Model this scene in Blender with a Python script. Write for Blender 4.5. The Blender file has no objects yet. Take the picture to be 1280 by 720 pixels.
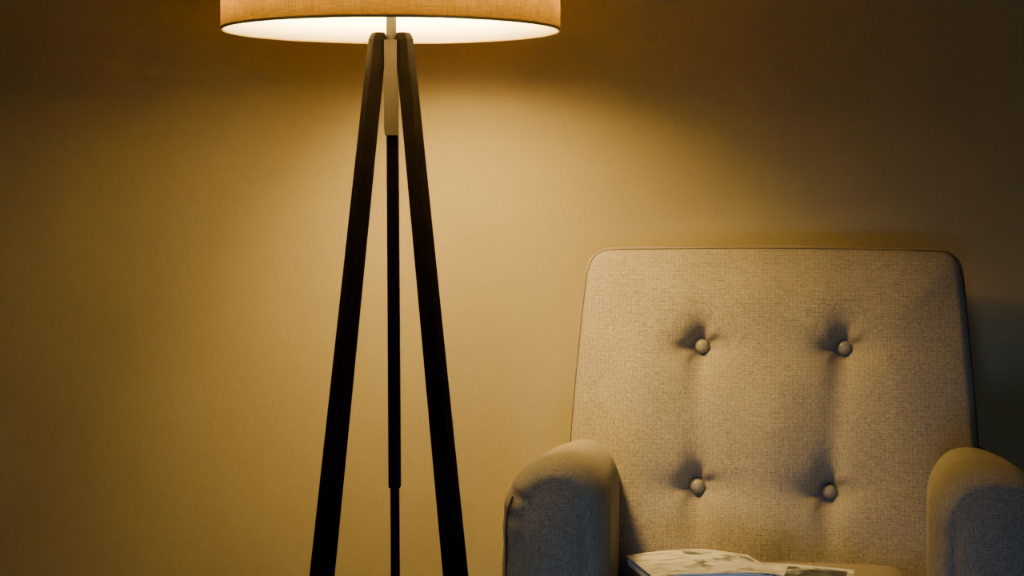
import bpy, bmesh, math, random
from math import sin, cos, pi, sqrt, exp, radians
from mathutils import Vector, Matrix
random.seed(3)
scene = bpy.context.scene
col = scene.collection

# ------------------------------------------------------------ helpers
def link(o, parent=None):
    col.objects.link(o)
    if parent is not None:
        o.parent = parent
    return o

def mesh_obj(name, verts, faces, mat, parent=None, smooth=True):
    me = bpy.data.meshes.new(name)
    me.from_pydata([tuple(v) for v in verts], [], faces)
    me.validate()
    bm = bmesh.new(); bm.from_mesh(me)
    bmesh.ops.remove_doubles(bm, verts=bm.verts, dist=1e-6)
    bmesh.ops.recalc_face_normals(bm, faces=bm.faces)
    bm.to_mesh(me); bm.free()
    if smooth:
        for p in me.polygons: p.use_smooth = True
    me.materials.append(mat)
    o = bpy.data.objects.new(name, me)
    return link(o, parent)

def empty(name, loc, label, category, rot=0.0):
    e = bpy.data.objects.new(name, None)
    e.location = loc; e.rotation_euler = (0, 0, rot)
    e.empty_display_size = 0.1
    col.objects.link(e)
    e["label"] = label; e["category"] = category
    return e

def tube(name, pts, r, mat, parent=None, cyclic=False, res=4):
    cu = bpy.data.curves.new(name, 'CURVE'); cu.dimensions = '3D'
    sp = cu.splines.new('POLY'); sp.points.add(len(pts)-1)
    for p, q in zip(sp.points, pts): p.co = (q[0], q[1], q[2], 1)
    sp.use_cyclic_u = cyclic
    cu.bevel_depth = r; cu.bevel_resolution = res; cu.use_fill_caps = True
    tmp = bpy.data.objects.new("tmp", cu); col.objects.link(tmp)
    dg = bpy.context.evaluated_depsgraph_get()
    me = bpy.data.meshes.new_from_object(tmp.evaluated_get(dg))
    bpy.data.objects.remove(tmp)
    me.name = name
    me.materials.clear(); me.materials.append(mat)
    for p in me.polygons: p.use_smooth = True
    return link(bpy.data.objects.new(name, me), parent)

def lathe(name, prof, mat, parent=None, seg=48, loc=(0,0,0)):
    verts = []; faces = []
    n = len(prof)
    for i in range(seg):
        a = 2*pi*i/seg
        for r, z in prof:
            verts.append((loc[0]+r*cos(a), loc[1]+r*sin(a), loc[2]+z))
    for i in range(seg):
        j = (i+1) % seg
        for k in range(n-1):
            faces.append((i*n+k, j*n+k, j*n+k+1, i*n+k+1))
    return mesh_obj(name, verts, faces, mat, parent)

def box(name, lo, hi, mat, parent=None, bevel=0.0):
    bm = bmesh.new()
    bmesh.ops.create_cube(bm, size=1)
    for v in bm.verts:
        v.co = Vector([(lo[i]+hi[i])/2 + v.co[i]*(hi[i]-lo[i]) for i in range(3)])
    if bevel:
        bmesh.ops.bevel(bm, geom=bm.edges[:], offset=bevel, segments=4, profile=0.5, affect='EDGES')
    me = bpy.data.meshes.new(name); bm.to_mesh(me); bm.free()
    me.materials.append(mat)
    return link(bpy.data.objects.new(name, me), parent)

# ------------------------------------------------------------ materials
class M:
    def __init__(s, name):
        s.m = bpy.data.materials.new(name); s.m.use_nodes = True
        s.nt = s.m.node_tree; s.n = s.nt.nodes; s.l = s.nt.links
        s.b = s.n['Principled BSDF']; s.out = s.n['Material Output']
    def node(s, t, **k):
        x = s.n.new(t)
        for a, b in k.items(): setattr(x, a, b)
        return x
    def coord(s, scale=(1,1,1), rot=(0,0,0)):
        tc = s.node('ShaderNodeTexCoord'); mp = s.node('ShaderNodeMapping')
        mp.inputs['Scale'].default_value = scale; mp.inputs['Rotation'].default_value = rot
        s.l.new(tc.outputs['Object'], mp.inputs['Vector']); return mp.outputs['Vector']
    def noise(s, scale, vec, detail=3, rough=0.6):
        t = s.node('ShaderNodeTexNoise'); t.inputs['Scale'].default_value = scale
        t.inputs['Detail'].default_value = detail; t.inputs['Roughness'].default_value = rough
        s.l.new(vec, t.inputs['Vector']); return t.outputs['Fac']
    def ramp(s, fac, stops):
        r = s.node('ShaderNodeValToRGB'); e = r.color_ramp.elements
        while len(e) < len(stops): e.new(0.5)
        for x, (p, c) in zip(e, stops): x.position = p; x.color = (*c, 1)
        s.l.new(fac, r.inputs['Fac']); return r.outputs['Color']
    def math(s, op, a, b=0.0):
        m = s.node('ShaderNodeMath', operation=op)
        for i, v in enumerate((a, b)):
            if isinstance(v, (int, float)): m.inputs[i].default_value = v
            else: s.l.new(v, m.inputs[i])
        return m.outputs[0]
    def mix(s, f, a, b):
        n = s.node('ShaderNodeMix', data_type='RGBA'); s.l.new(f, n.inputs[0])
        for i, v in ((6, a), (7, b)):
            if isinstance(v, tuple): n.inputs[i].default_value = (*v, 1)
            else: s.l.new(v, n.inputs[i])
        return n.outputs[2]
    def bump(s, h, strength, dist):
        b = s.node('ShaderNodeBump'); b.inputs['Strength'].default_value = strength
        b.inputs['Distance'].default_value = dist
        s.l.new(h, b.inputs['Height']); s.l.new(b.outputs['Normal'], s.b.inputs['Normal'])
        return b.outputs['Normal']
    def base(s, c): 
        if isinstance(c, tuple): s.b.inputs['Base Color'].default_value = (*c, 1)
        else: s.l.new(c, s.b.inputs['Base Color'])

def plain(name, c, rough=0.5, metal=0.0, var=0.15, nscale=20, spec=0.5):
    m = M(name); v = m.coord()
    f = m.noise(nscale, v)
    m.base(m.ramp(f, [(0.3, tuple(x*(1-var) for x in c)), (0.7, tuple(min(1, x*(1+var)) for x in c))]))
    m.b.inputs['Roughness'].default_value = rough; m.b.inputs['Metallic'].default_value = metal
    m.b.inputs['Specular IOR Level'].default_value = spec
    return m.m

def fabric(name, dark, light, bump=0.30, period=0.0032, cross_amp=0.065, use_y=False):
    m = M(name)
    K = 2*pi/period
    sep = m.node('ShaderNodeSeparateXYZ'); m.l.new(m.coord(), sep.inputs[0])
    jit = m.math('MULTIPLY', m.math('SUBTRACT', m.noise(70, m.coord(), 2), 0.5), 4.0)
    u = m.math('ADD', m.math('MULTIPLY', sep.outputs[0], K), jit)
    lengthwise = m.math('SUBTRACT', sep.outputs[2], sep.outputs[1]) if use_y else sep.outputs[2]
    v = m.math('ADD', m.math('MULTIPLY', lengthwise, K), jit)
    cross = m.math('MULTIPLY', m.math('ADD', m.math('SINE', u), m.math('SINE', v)), cross_amp)
    a = m.noise(1.0, m.coord((90, 850, 850)), 1); b = m.noise(1.0, m.coord((850, 850, 90)), 1)
    w = m.math('ADD', m.math('MULTIPLY', m.math('ADD', a, b), 0.5), cross)
    big = m.noise(9, m.coord(), 3)
    ww = m.math('ADD', w, m.math('MULTIPLY', m.math('SUBTRACT', big, 0.5), 0.05))
    m.base(m.ramp(ww, [(0.25, dark), (0.75, light)]))
    m.b.inputs['Roughness'].default_value = 0.95
    m.b.inputs['Specular IOR Level'].default_value = 0.15
    m.b.inputs['Sheen Weight'].default_value = 0.05
    m.bump(w, bump, 0.0020)
    return m.m

FD, FL = (0.105, 0.100, 0.088), (0.380, 0.365, 0.325)
mat_fab = fabric("upholstery_tweed", FD, FL)
mat_fab_arm = fabric("upholstery_tweed_arm", FD, FL, use_y=True, cross_amp=0.03)
mat_pipe = fabric("piping_tweed", (0.035, 0.033, 0.03), (0.09, 0.085, 0.078))
mat_btn = plain("button_tweed", (0.24, 0.23, 0.19), 0.35, nscale=500, var=0.35, spec=0.6)
mat_legwood = plain("dark_stained_wood", (0.0026, 0.0020, 0.0016), 0.6, var=0.3, nscale=40, spec=0.02)
mat_hub = plain("olive_beech", (0.024, 0.020, 0.014), 0.6, spec=0.15)
mat_metal = plain("dark_nickel", (0.02, 0.018, 0.016), 0.5, 0.3)
mat_white = plain("grey_enamel", (0.22, 0.215, 0.20), 0.4)

m = M("taupe_wall_paint"); v = m.coord()
f = m.noise(1.6, v, 4)
fine = m.noise(1.0, m.coord((90, 90, 420)), 2)
fine2 = m.noise(1.0, m.coord((420, 90, 60)), 2)
fw = m.math('MULTIPLY', m.math('ADD', fine, fine2), 0.5)
f2 = m.math('ADD', f, m.math('MULTIPLY', m.math('SUBTRACT', fw, 0.5), 0.9))
m.base(m.ramp(f2, [(0.25, (0.320, 0.296, 0.190)), (0.75, (0.375, 0.347, 0.225))]))
m.b.inputs['Roughness'].default_value = 0.75
m.b.inputs['Specular IOR Level'].default_value = 0.2
m.bump(fw, 0.25, 0.002)
mat_wall = m.m
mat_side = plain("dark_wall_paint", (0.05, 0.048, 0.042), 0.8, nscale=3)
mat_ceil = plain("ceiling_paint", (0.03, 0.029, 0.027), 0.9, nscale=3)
m = M("dark_oak_boards")
br = m.node('ShaderNodeTexBrick'); v = m.coord((1, 1, 1), (0, 0, pi/2))
m.l.new(v, br.inputs['Vector'])
br.inputs['Color1'].default_value = (0.025, 0.016, 0.010, 1); br.inputs['Color2'].default_value = (0.036, 0.023, 0.014, 1)
br.inputs['Mortar'].default_value = (0.012, 0.008, 0.005, 1); br.inputs['Scale'].default_value = 1
br.inputs['Brick Width'].default_value = 1.2; br.inputs['Row Height'].default_value = 0.13
br.inputs['Mortar Size'].default_value = 0.002
m.base(br.outputs['Color']); m.b.inputs['Roughness'].default_value = 0.5
mat_floor = m.m

# ------------------------------------------------------------ room
WY = 3.175
def struct(o): o["kind"] = "structure"; return o
struct(box("wall_back", (-2.2, WY, 0), (2.4, WY+0.12, 2.6), mat_wall))
struct(box("wall_left", (-2.32, -2.5, 0), (-2.2, WY+0.12, 2.6), mat_side))
struct(box("wall_right", (2.4, -2.5, 0), (2.52, WY+0.12, 2.6), mat_side))
struct(box("floor", (-2.32, -2.5, -0.1), (2.52, WY+0.12, 0), mat_floor))
struct(box("ceiling", (-2.32, -2.5, 2.6), (2.52, WY+0.12, 2.7), mat_ceil))
struct(box("baseboard_back", (-2.2, WY-0.015, 0), (2.4, WY, 0.10), mat_side, bevel=0.004))

# ------------------------------------------------------------ floor lamp
LX, LY = -0.1685, 2.68
lamp = empty("floor_lamp", (LX, LY, 0), "tripod floor lamp with dark wood legs and lit linen drum shade", "floor lamp")
def leg(angle, r0, r1, z0, z1, w0, w1, t0, t1, nm="leg"):
    d = Vector((cos(angle), sin(angle), 0)); t = Vector((-sin(angle), cos(angle), 0))
    bm = bmesh.new()
    ring = []
    st = [(0.0, 0.62, 0.80), (0.004, 0.84, 0.92), (0.010, 1.0, 1.0), (0.5*(z0-z1), None, None), (z0-z1, None, None)]
    for dz, fw_, ft_ in st:
        q = dz/(z0-z1)
        w = w0+(w1-w0)*q; th = t0+(t1-t0)*q
        if fw_ is not None and nm == "leg": w *= fw_; th *= ft_
        c = d*(r0+(r1-r0)*q) + Vector((0, 0, z0-dz))
        ring.append([bm.verts.new(c + d*(sx*w/2) + t*(sy*th/2)) for sx, sy in ((-1,-1),(1,-1),(1,1),(-1,1))])
    for a, b in zip(ring, ring[1:]):
        for i in range(4):
            bm.faces.new((a[i], a[(i+1)%4], b[(i+1)%4], b[i]))
    bm.faces.new(ring[0][::-1]); bm.faces.new(ring[-1])
    bmesh.ops.recalc_face_normals(bm, faces=bm.faces)
    ed = [e for e in bm.edges if e.calc_face_angle(0) > 0.9]
    bmesh.ops.bevel(bm, geom=ed, offset=0.0016, segments=3, profile=0.5, affect='EDGES')
    me = bpy.data.meshes.new(nm); bm.to_mesh(me); bm.free(); me.materials.append(mat_legwood)
    return link(bpy.data.objects.new(nm, me), lamp)
for ang in (radians(-150), radians(-30)):
    leg(ang, 0.0200, 0.161, 1.231, 0.0, 0.0205, 0.0356, 0.0185, 0.0222)
o1 = leg(radians(90), 0.0195, 0.081, 1.189, 0.584, 0.0160, 0.0200, 0.0165, 0.0175)
o2 = leg(radians(90), 0.081, 0.141, 0.589, 0.0, 0.0138, 0.0138, 0.0126, 0.0126, "lower_leg")
bm = bmesh.new(); bm.from_mesh(o1.data); bm.from_mesh(o2.data); bm.to_mesh(o1.data); bm.free()
bpy.data.objects.remove(o2)
def extr_hub():
    prof = [(-0.0088, 1.220), (0.0088, 1.220), (0.0088, 1.160), (0.0090, 1.100), (0.0080, 1.088), (-0.0080, 1.088), (-0.0090, 1.100), (-0.0088, 1.160)]
    vs = []; n = len(prof)
    for y in (-0.020, 0.018):
        for x, z in prof: vs.append((x, y, z))
    fs = [tuple(range(n))[::-1], tuple(range(n, 2*n))] + [(i, (i+1)%n, n+(i+1)%n, n+i) for i in range(n)]
    o = mesh_obj("hub", vs, fs, mat_hub, lamp, smooth=False)
    o["label"] = "olive-beige joining strut between the legs"
extr_hub()
tube("bolt", [(-0.028, -0.008, 1.200), (0.028, -0.008, 1.200)], 0.003, mat_metal, lamp)
lathe("neck", [(0, 1.218), (0.0072, 1.218), (0.0072, 1.270), (0.017, 1.273), (0.017, 1.300), (0.013, 1.304), (0, 1.304)], mat_white, lamp, 32)
WARM = (1.0, 0.570, 0.145)
m = M("bulb_glow"); em = m.node('ShaderNodeEmission')
em.inputs['Color'].default_value = (1.0, 0.62, 0.17, 1); em.inputs['Strength'].default_value = 1700
m.l.new(em.outputs[0], m.out.inputs['Surface'])
RB = 0.045; bz = 1.347
prof = [(0.0, 1.304), (0.012, 1.304)] + [(RB*cos(a), bz+RB*sin(a)) for a in [radians(-74+i*8.2) for i in range(21)]]
prof[-1] = (0.0, bz+RB)
bulb = lathe("bulb", prof, m.m, lamp, 48); bulb["label"] = "glowing warm globe light bulb"
m = M("linen_shade_fabric")
va = m.coord((60, 60, 900)); vb = m.coord((600, 600, 50))
w = m.math('MULTIPLY', m.math('ADD', m.noise(1, va, 2), m.noise(1, vb, 2)), 0.5)
w = m.math('ADD', w, m.math('MULTIPLY', m.math('SUBTRACT', m.noise(60, m.coord(), 3), 0.5), 0.15))
cc = m.ramp(w, [(0.34, (0.58, 0.39, 0.055)), (0.66, (0.92, 0.70, 0.17))])
m.base(cc); m.b.inputs['Roughness'].default_value = 0.9
nrm = m.bump(w, 0.4, 0.002)
tr = m.node('ShaderNodeBsdfTranslucent'); m.l.new(cc, tr.inputs['Color'])
mx = m.node('ShaderNodeMixShader'); mx.inputs[0].default_value = 0.34
m.l.new(m.b.outputs[0], mx.inputs[1]); m.l.new(tr.outputs[0], mx.inputs[2]); m.l.new(mx.outputs[0], m.out.inputs['Surface'])
mat_shade = m.m
m = M("shade_liner"); 
v = m.coord(); m.base(m.ramp(m.noise(30, v), [(0.3, (0.86, 0.88, 0.90)), (0.7, (0.90, 0.92, 0.94))]))
tr = m.node('ShaderNodeBsdfTranslucent'); tr.inputs['Color'].default_value = (0.9, 0.8, 0.55, 1)
mx = m.node('ShaderNodeMixShader'); mx.inputs[0].default_value = 0.25
m.l.new(m.b.outputs[0], mx.inputs[1]); m.l.new(tr.outputs[0], mx.inputs[2]); m.l.new(mx.outputs[0], m.out.inputs['Surface'])
mat_liner = m.m
R = 0.2358; Z0 = 1.2345; Z1 = 1.510
def cyl(name, r, z0, z1, mat, parent):
    vs = []; fs = []; seg = 128; nz = 6
    for i in range(seg):
        a = 2*pi*i/seg
        for k in range(nz+1): vs.append((r*cos(a), r*sin(a), z0+(z1-z0)*k/nz))
    for i in range(seg):
        j = (i+1)%seg
        for k in range(nz): fs.append((i*(nz+1)+k, j*(nz+1)+k, j*(nz+1)+k+1, i*(nz+1)+k+1))
    return mesh_obj(name, vs, fs, mat, parent)
shade = cyl("lamp_shade", R, Z0, Z1, mat_shade, lamp); shade["label"] = "golden-orange linen drum shade"
cyl("liner", R-0.003, Z0+0.001, Z1-0.001, mat_liner, shade)
m = M("added_disc_glow"); em = m.node('ShaderNodeEmission')  # added glowing disc, unseen inside the shade, softens the wall light
em.inputs['Color'].default_value = (*WARM, 1); em.inputs['Strength'].default_value = 23
m.l.new(em.outputs[0], m.out.inputs['Surface']); mat_glow = m.m
mat_disc = plain("added_disc_body", (0.8, 0.78, 0.72), 0.5)
DZ = Z0+0.048
glow_disc = lathe("added_glow_disc", [(0.0175, DZ), (0.158, DZ), (0.158, DZ+0.004), (0.0175, DZ+0.004)], mat_disc, lamp, 96)
glow_disc.data.materials.append(mat_glow)
for p in glow_disc.data.polygons:
    p.use_smooth = False
    if all(abs(glow_disc.data.vertices[i].co.z-DZ) < 1e-5 for i in p.vertices): p.material_index = 1
bm = bmesh.new(); bm.from_mesh(glow_disc.data)
for f_ in bm.faces:
    if f_.material_index == 1 and f_.normal.z > 0: f_.normal_flip()
bm.to_mesh(glow_disc.data); bm.free()
glow_disc["label"] = "added glowing disc hidden inside the shade"
mat_rim = plain("shade_rim_tape", (0.85, 0.68, 0.26), 0.8)
ringp = lambda z, r: [(r*cos(2*pi*i/96), r*sin(2*pi*i/96), z) for i in range(96)]
tube("rim", ringp(Z0, R-0.001), 0.0020, mat_rim, shade, True)
tube("rim", ringp(Z1, R-0.001), 0.0020, mat_rim, shade, True)
for i in range(3):
    a = radians(30+120*i)
    tube("shade_strut", [(0.012*cos(a), 0.012*sin(a), 1.298), (0.075*cos(a), 0.075*sin(a), 1.30), (0.10*cos(a), 0.10*sin(a), 1.41), ((R-0.004)*cos(a), (R-0.004)*sin(a), Z1-0.004)], 0.0016, mat_metal, shade)

# ------------------------------------------------------------ armchair
CX, CY, ROT = 0.406, 2.95, radians(-8)
chair = empty("armchair", (CX, CY, 0), "grey-beige tweed armchair with button-tufted back and rounded arms", "armchair", ROT)
SL = 0.20
buttons = [(-0.116, 0.766), (0.104, 0.766), (-0.121, 0.553), (0.080, 0.549)]
ZB, ZT = 0.20, 0.922
RC = 0.034
def hw(z, sx=1):
    t = max(0, min(1, (z-0.45)/(ZT-0.45)))
    return 0.321 + (0.289-0.321)*t + 0.004*sin(pi*t) + (0.009 if sx < 0 else -0.004-0.003*(1-t))
def sdf(x, z):
    w = hw(z, x)
    qx = abs(x)-(w-RC); qz = z-(ZT-RC)
    d = sqrt(max(qx,0)**2+max(qz,0)**2) + min(max(qx,qz),0) - RC
    return max(0, -d)
def back_x(s, z):
    w = hw(z, s); W = w
    if z > ZT-RC:
        q = min(1, (z-(ZT-RC))/RC)
        W = w - RC + RC*sqrt(max(0, 1-q*q))
    return s*W
bulges = [(-0.010, 0.660, 0.055, 0.085, 0.014), (-0.215, 0.66, 0.045, 0.12, 0.009), (0.195, 0.66, 0.050, 0.12, 0.009),
          (-0.010, 0.845, 0.16, 0.035, 0.006), (-0.015, 0.49, 0.06, 0.05, 0.009)]
def face_off(x, z):
    o = 0
    for bx, bzz in buttons:
        dx, dz = x-bx, z-bzz
        rr = sqrt(dx*dx+dz*dz)
        ang = math.atan2(dz, dx)
        wob = 1+0.14*cos(4*ang)
        o += 0.017*exp(-(rr/(0.042*wob))**2) + 0.026*exp(-(rr/(0.021*wob))**2)
        o += 0.0016*cos(7*ang+bx*30)*exp(-((rr-0.024)/0.012)**2)
    for (ax, az), (bx, bzz) in ((buttons[0], buttons[2]), (buttons[1], buttons[3])):
        if bzz < z < az:
            t = (z-bzz)/(az-bzz); cx = bx+(ax-bx)*t
            o += 0.009*exp(-((x-cx)/0.022)**2)*(0.6+0.4*abs(2*t-1))*min(1, min(z-bzz, az-z)/0.012)
    for (ax, az), (bx, bzz) in ((buttons[0], buttons[1]), (buttons[2], buttons[3])):
        if ax < x < bx:
            t = (x-ax)/(bx-ax); cz = az+(bzz-az)*t
            o += 0.002*exp(-((z-cz)/0.028)**2)*min(1, min(x-ax, bx-x)/0.012)
    for bx, bzz in buttons[2:]:
        if z < bzz: o += 0.009*exp(-((x-bx)/0.020)**2)*max(0, 1-(bzz-z)/0.14)*min(1, (bzz-z)/0.012)
    for cx, cz, wx, wz, am in bulges:
        o -= am*exp(-((x-cx)/wx)**2-((z-cz)/wz)**2)
    d = sdf(x, z)
    o -= 0.022*(1-exp(-d/0.07))
    o += 0.0014*sin(x*41+z*17)*sin(z*33-x*13)
    return o
def front_y(x, z, r=0.018):
    d = sdf(x, z)
    e = 0
    if d < r: e = r - sqrt(max(0, r*r-(r-d)**2))
    return (z-0.60)*SL + e + face_off(x, z)
def zadj(x, z): return z - 0.004*(x/0.27)**2*max(0,(z-0.6)/(ZT-0.6))
NS, NZ = 220, 240
ss = []
for i in range(NS+1):
    u = -1+2*i/NS
    ss.append(0.55*u + 0.45*sin(u*pi/2))
zs = []
for k in range(NZ+1):
    v = k/NZ
    zs.append(ZB + (ZT-ZB)*(0.55*v+0.45*sin(v*pi/2)))
T = 0.095
verts = []; faces = []
for z in zs:
    for s in ss:
        x = back_x(s, z)
        verts.append((x, front_y(x, z), zadj(x, z)))
nf = len(verts)
for z in zs:
    for s in ss:
        x = back_x(s, z)
        d = sdf(x, z); r = 0.03
        e = r - sqrt(max(0, r*r-(r-d)**2)) if d < r else 0
        verts.append((x, (z-0.60)*SL + T - e, zadj(x, z)))
n1 = NS+1
for k in range(NZ):
    for i in range(NS):
        a = k*n1+i
        faces.append((a, a+1, a+n1+1, a+n1))
        faces.append((nf+a, nf+a+n1, nf+a+n1+1, nf+a+1))
loop = [i for i in range(n1)] + [k*n1+NS for k in range(1, NZ+1)] + [NZ*n1+i for i in range(NS-1, -1, -1)] + [k*n1 for k in range(NZ-1, 0, -1)]
for a, b in zip(loop, loop[1:]+loop[:1]):
    faces.append((a, nf+a, nf+b, b))
back = mesh_obj("backrest", verts, faces, mat_fab, chair)
back["label"] = "tweed backrest with four tufted buttons"
dd = 0.0035
pts2 = []
for z in [0.45+0.01*i for i in range(int((ZT-RC-0.45)/0.01)+1)]: pts2.append((-(hw(z,-1)-dd), z))
for i in range(1, 13):
    a = pi - (pi/2)*i/12
    pts2.append((-(hw(ZT,-1)-RC)+(RC-dd)*cos(a), ZT-RC+(RC-dd)*sin(a)))
x0, x1 = -(hw(ZT,-1)-RC), hw(ZT,1)-RC
for i in range(1, 30): pts2.append((x0+(x1-x0)*i/30, ZT-dd))
for i in range(0, 13):
    a = pi/2 - (pi/2)*i/12
    pts2.append((x1+(RC-dd)*cos(a), ZT-RC+(RC-dd)*sin(a)))
for z in [ZT-RC-0.01*i for i in range(1, 44)]: pts2.append((hw(z,1)-dd, z))
pts = [(x, front_y(x, z)+0.0004, zadj(x, z)) for x, z in pts2]
tube("piping", pts, 0.0013, mat_pipe, back)
bprof = [(0.0, -0.0085), (0.004, -0.0082), (0.008, -0.0065), (0.0105, -0.0035), (0.0115, 0.0), (0.0110, 0.003), (0.009, 0.005), (0.0, 0.005)]
for (bx, bzz) in buttons:
    o = lathe("button", bprof, mat_btn, back, 28)
    o.rotation_euler = (-(pi/2), 0, 0)
    o.location = (bx, front_y(bx, bzz)-0.008, bzz)

def arm(side):
    YF, YB = -0.450, 0.085
    r = 0.056; NP = 60
    ts = [r*(1-cos(pi/2*i/16)) for i in range(0, 17)] + [r + (YB-YF-r)*i/40 for i in range(1, 41)]
    inner0, inner1 = (0.218, 0.240) if side < 0 else (0.197, 0.226)
    def section(y, e):
        f = (y-YF)/(0.0-YF); f = max(0, min(1.1, f))
        xi = inner0 + (inner1-inner0)*f
        xo = 0.368 - 0.012*f
        a = (xo-xi)/2 - e
        cx = (xo+xi)/2
        zt = 0.655 - 0.033*f + 0.005*sin(pi*min(1, f)) - e*0.95
        n = 2.3
        h = 0.080-e*0.45
        pts = []
        for zz in (0.19+e*0.3, 0.26, 0.33, 0.40, 0.46, zt-h-0.06, zt-h-0.03): pts.append((cx-a, zz))
        for i in range(NP+1):
            th = pi - pi*i/NP
            c, s_ = cos(th), sin(th)
            x = cx + a*(1 if c > 0 else -1)*abs(c)**(2/n)
            z = (zt-h) + h*abs(s_)**(2/n)
            q = (x-cx)/a
            z -= 0.013*max(0, (q+0.3)/1.3)**2
            pts.append((x, z))
        for zz in (zt-h-0.04, zt-h-0.065, 0.46, 0.40, 0.33, 0.26, 0.19+e*0.3): pts.append((cx+a, zz))
        return pts
    secs = []
    rr = r*0.55
    def ins(t): return rr*(1 - sqrt(max(0, 1-(1-t/r)**2))) if t < r else 0
    for sc, dy in ((0.05, -0.018), (0.3, -0.0168), (0.55, -0.0135), (0.75, -0.0088), (0.9, -0.0038)):
        p = section(YF, rr)
        mx_ = 0.290; mz = 0.45
        secs.append([(mx_+(x-mx_)*sc, YF+dy, mz+(z-mz)*sc) for x, z in p])
    for t in ts:
        secs.append([(x, YF+t, z) for x, z in section(YF+t, ins(t))])
    vs = []; fs = []; n = len(secs[0])
    for s_ in secs:
        for x, y, z in s_:
            w = 0.0012*sin(x*60+y*35)*sin(z*40+y*22+side)
            k = max(0, min(1, (x-0.275)/0.07))**2*exp(-((y-(YF+0.02))/0.05)**2)
            fold = 0
            for zc, sl, am, wd in ((0.600, 0.25, 0.0050, 0.009), (0.576, -0.12, 0.0045, 0.011), (0.545, -0.35, 0.0040, 0.013)):
                fd = z - (zc + sl*(x-0.33))
                fold += am*k*exp(-(fd/wd)**2)
            vs.append((side*(x - fold*0.4), y+fold, z+w))
    for k in range(len(secs)-1):
        for i in range(n):
            j = (i+1) % n
            fs.append((k*n+i, k*n+j, (k+1)*n+j, (k+1)*n+i))
    fs.append(tuple(range(n))); fs.append(tuple((len(secs)-1)*n+i for i in range(n)))
    o = mesh_obj("armrest", vs, fs, mat_fab_arm, chair)
    t = r*0.22
    sec = section(YF+t, ins(t))
    pts = [(side*x, YF+t+0.0004, z) for x, z in sec if x > 0.293 and z < 0.606]
    tube("piping", pts, 0.0015, mat_pipe, o)
    return o
arm(-1); arm(1)

def pillow(name, lo, hi, r, crown, mat, parent, N=40):
    bm = bmesh.new(); bmesh.ops.create_cube(bm, size=2)
    bmesh.ops.subdivide_edges(bm, edges=bm.edges[:], cuts=N, use_grid_fill=True)
    c = [(a+b)/2 for a, b in zip(lo, hi)]; h = [(b-a)/2 for a, b in zip(lo, hi)]
    for v in bm.verts:
        u = list(v.co)
        u = [sin(q*pi/2)*0.4+q*0.6 for q in u]
        p = Vector([u[i]*h[i] for i in range(3)])
        q = Vector([max(-(h[i]-r), min(h[i]-r, p[i])) for i in range(3)])
        d = p-q
        if d.length > 1e-9:
            p = q + d.normalized()*min(r, d.length if max(abs(d[i]) for i in range(3)) < r-1e-7 else r)
        k = (1-(p.x/h[0])**2)*(1-(p.y/h[1])**2)
        p.z += (crown*k if p.z > 0 else 0)
        v.co = Vector(c)+p
    me = bpy.data.meshes.new(name); bm.to_mesh(me); bm.free(); me.materials.append(mat)
    for p in me.polygons: p.use_smooth = True
    return link(bpy.data.objects.new(name, me), parent)
pillow("seat_cushion", (-0.216, -0.455, 0.318), (0.200, -0.006, 0.447), 0.035, 0.008, mat_fab_arm, chair)
pillow("seat_base", (-0.235, -0.425, 0.17), (0.225, 0.03, 0.318), 0.015, 0.0, mat_fab, chair, 16)
for sx, sy in ((-1,-1),(1,-1),(-1,1),(1,1)):
    x = sx*0.285; y = -0.37 if sy < 0 else -0.005
    lathe("leg", [(0, 0.20), (0.024, 0.20), (0.022, 0.14), (0.014, 0.0), (0, 0.0)], mat_legwood, chair, 24, (x, y, 0))

# ------------------------------------------------------------ magazines
def print_mat(name, stops, s, px0, px1, paper):
    m = M(name)
    sep = m.node('ShaderNodeSeparateXYZ'); m.l.new(m.coord(), sep.inputs[0])
    X, Y = sep.outputs[0], sep.outputs[1]
    photo = m.ramp(m.noise(s, m.coord((1, 1.5, 1)), 6, 0.62), stops)
    # soft printed tone blocks on the paper, too small to read
    tone = m.noise(1.0, m.coord((24, 70, 1)), 5)
    page = m.ramp(tone, [(0.38, tuple(c*0.38 for c in paper)), (0.48, tuple(c*0.85 for c in paper)), (0.56, paper)])
    inp = m.math('MULTIPLY', m.math('GREATER_THAN', X, px0), m.math('LESS_THAN', X, px1))
    inp = m.math('MULTIPLY', inp, m.math('LESS_THAN', m.math('ABSOLUTE', Y, 0), 0.072))
    m.base(m.mix(inp, page, photo)); m.b.inputs['Roughness'].default_value = 0.35
    return m.m
m = M("page_edges")
wv = m.noise(1.0, m.coord((3, 3, 1100)), 1)
m.base(m.ramp(wv, [(0.38, (0.34, 0.37, 0.42)), (0.58, (0.88, 0.93, 1.0))])); m.b.inputs['Roughness'].default_value = 0.8
mat_pages = m.m
def sheet_block(name, w, d, z0f, z1f, mat, parent, nx=60, ny=30, smooth=False):
    vs = []; fs = []
    for fz in (z0f, z1f):
        for j in range(ny+1):
            for i in range(nx+1):
                x = -w/2+w*i/nx; y = -d/2+d*j/ny
                vs.append((x, y, fz(x, y)))
    n = (nx+1)*(ny+1)
    for j in range(ny):
        for i in range(nx):
            a = j*(nx+1)+i
            fs.append((a, a+nx+1, a+nx+2, a+1)); fs.append((n+a, n+a+1, n+a+nx+2, n+a+nx+1))
    L = [i for i in range(nx+1)] + [j*(nx+1)+nx for j in range(1, ny+1)] + [ny*(nx+1)+i for i in range(nx-1, -1, -1)] + [j*(nx+1) for j in range(ny-1, 0, -1)]
    for a, b in zip(L, L[1:]+L[:1]): fs.append((a, b, n+b, n+a))
    return mesh_obj(name, vs, fs, mat, parent, smooth)
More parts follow.
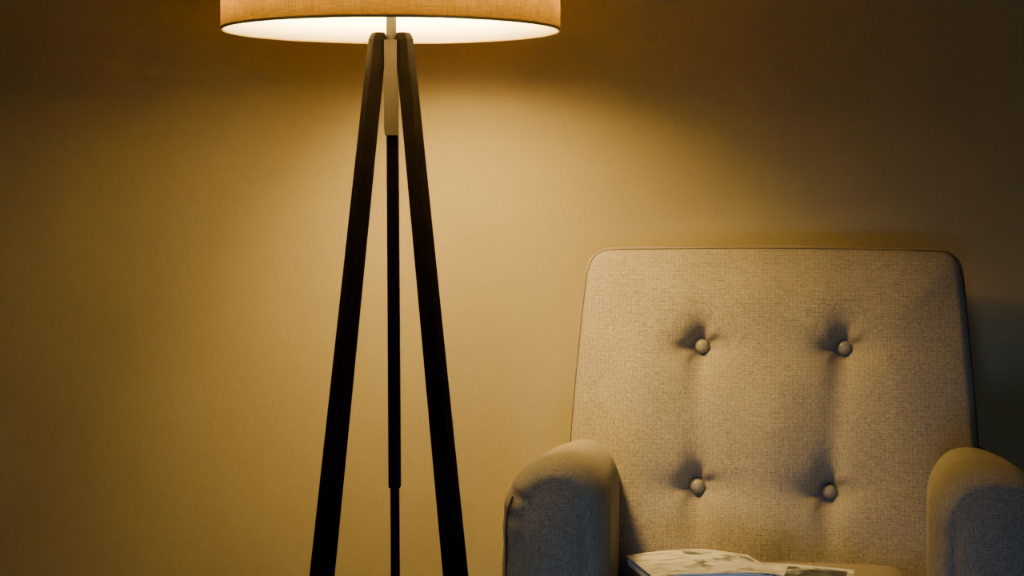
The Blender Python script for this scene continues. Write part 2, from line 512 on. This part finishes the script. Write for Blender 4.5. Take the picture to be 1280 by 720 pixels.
def magazine(x, y, z, w, d, t, rot, cov, label, bend, lift=lambda X, Y: 0.0):
    e = empty("magazine", (x, y, z), label, "magazine", rot)
    top = lambda X, Y: t + bend(X, Y)
    sheet_block("pages", w-0.004, d-0.004, lambda X, Y: 0.0, lambda X, Y: top(X, Y)-0.0012, mat_pages, e)
    sheet_block("cover", w, d, lambda X, Y: top(X, Y)-0.0007+lift(X, Y), lambda X, Y: top(X, Y)+lift(X, Y), cov, e)
    return e
cov1 = print_mat("photo_cover", [(0.38, (0.05, 0.06, 0.08)), (0.46, (0.26, 0.31, 0.39)), (0.53, (0.80, 0.89, 1.0))], 34, -0.012, 0.083, (0.86, 0.93, 1.0))
cov2 = print_mat("dark_print_cover", [(0.44, (0.02, 0.028, 0.045)), (0.54, (0.12, 0.15, 0.20)), (0.62, (0.6, 0.67, 0.78))], 30, 0.020, 0.104, (0.80, 0.88, 1.0))
magazine(0.358, 2.672, 0.4565, 0.225, 0.172, 0.019, radians(-13), cov2, "blue-grey printed magazine lying flat on the armchair seat", lambda X, Y: -0.005*(max(0, X)/0.12)**2)
magazine(0.266, 2.676, 0.4762, 0.180, 0.165, 0.019, radians(10), cov1, "black-and-white printed paperback with curling cover resting on another magazine",
         lambda X, Y: -0.010*(max(0, X+0.01)/0.1)**2 - 0.006*(max(0, -X-0.03)/0.06)**2 + 0.001*sin(X*45+Y*12),
         lambda X, Y: 0.003*(max(0, X-0.02)/0.07)**2*max(0, min(1, (0.08-Y)/0.16)))

# ------------------------------------------------------------ lights
def aim(o, target):
    d = Vector(target)-o.location; o.rotation_euler = d.to_track_quat('-Z', 'Y').to_euler()
def area(name, loc, target, size, power, color):
    l = bpy.data.lights.new(name, 'AREA'); l.shape = 'SQUARE'; l.size = size; l.energy = power; l.color = color
    o = bpy.data.objects.new(name, l); o.location = loc
    aim(o, target)
    col.objects.link(o); return o
def spot(name, loc, target, power, color, deg, soft):
    l = bpy.data.lights.new(name, 'SPOT'); l.energy = power; l.color = color
    l.spot_size = radians(deg); l.spot_blend = 1.0; l.shadow_soft_size = soft
    o = bpy.data.objects.new(name, l); o.location = loc
    aim(o, target); col.objects.link(o); return o
area("cool_area_fill", (0.9, -0.6, 0.7), (0.75, 2.8, 0.6), 1.0, 6, (0.84, 0.92, 1.0))  # added cool fill from behind the camera, no window there
spot("cool_chair_fill", (-0.3, -0.3, 0.35), (0.30, 2.5, 0.44), 75, (0.50, 0.70, 1.0), 20, 0.25)  # added unseen cool spot that lifts the arm fronts
# added unseen spots inside the shade: one brightens the wall, one the chair
spot("added_warm_spot", (LX+0.035, LY+0.06, 1.262), (-0.02, WY, 0.68), 42, WARM, 100, 0.045)
spot("added_warm_spot", (LX+0.085, LY-0.07, 1.262), (0.24, 2.88, 0.76), 26, WARM, 68, 0.035)
w = bpy.data.worlds.new("World"); scene.world = w; w.use_nodes = True
w.node_tree.nodes['Background'].inputs[0].default_value = (0.3, 0.36, 0.45, 1)
w.node_tree.nodes['Background'].inputs[1].default_value = 0.01

# ------------------------------------------------------------ camera
cd = bpy.data.cameras.new("camera"); cam = bpy.data.objects.new("camera", cd); col.objects.link(cam)
cam.location = (0, 0, 1.02); cam.rotation_euler = (pi/2, 0, 0)
cd.sensor_width = 36; cd.lens = 36*2400/1280; cd.shift_y = -130/1280
scene.camera = cam
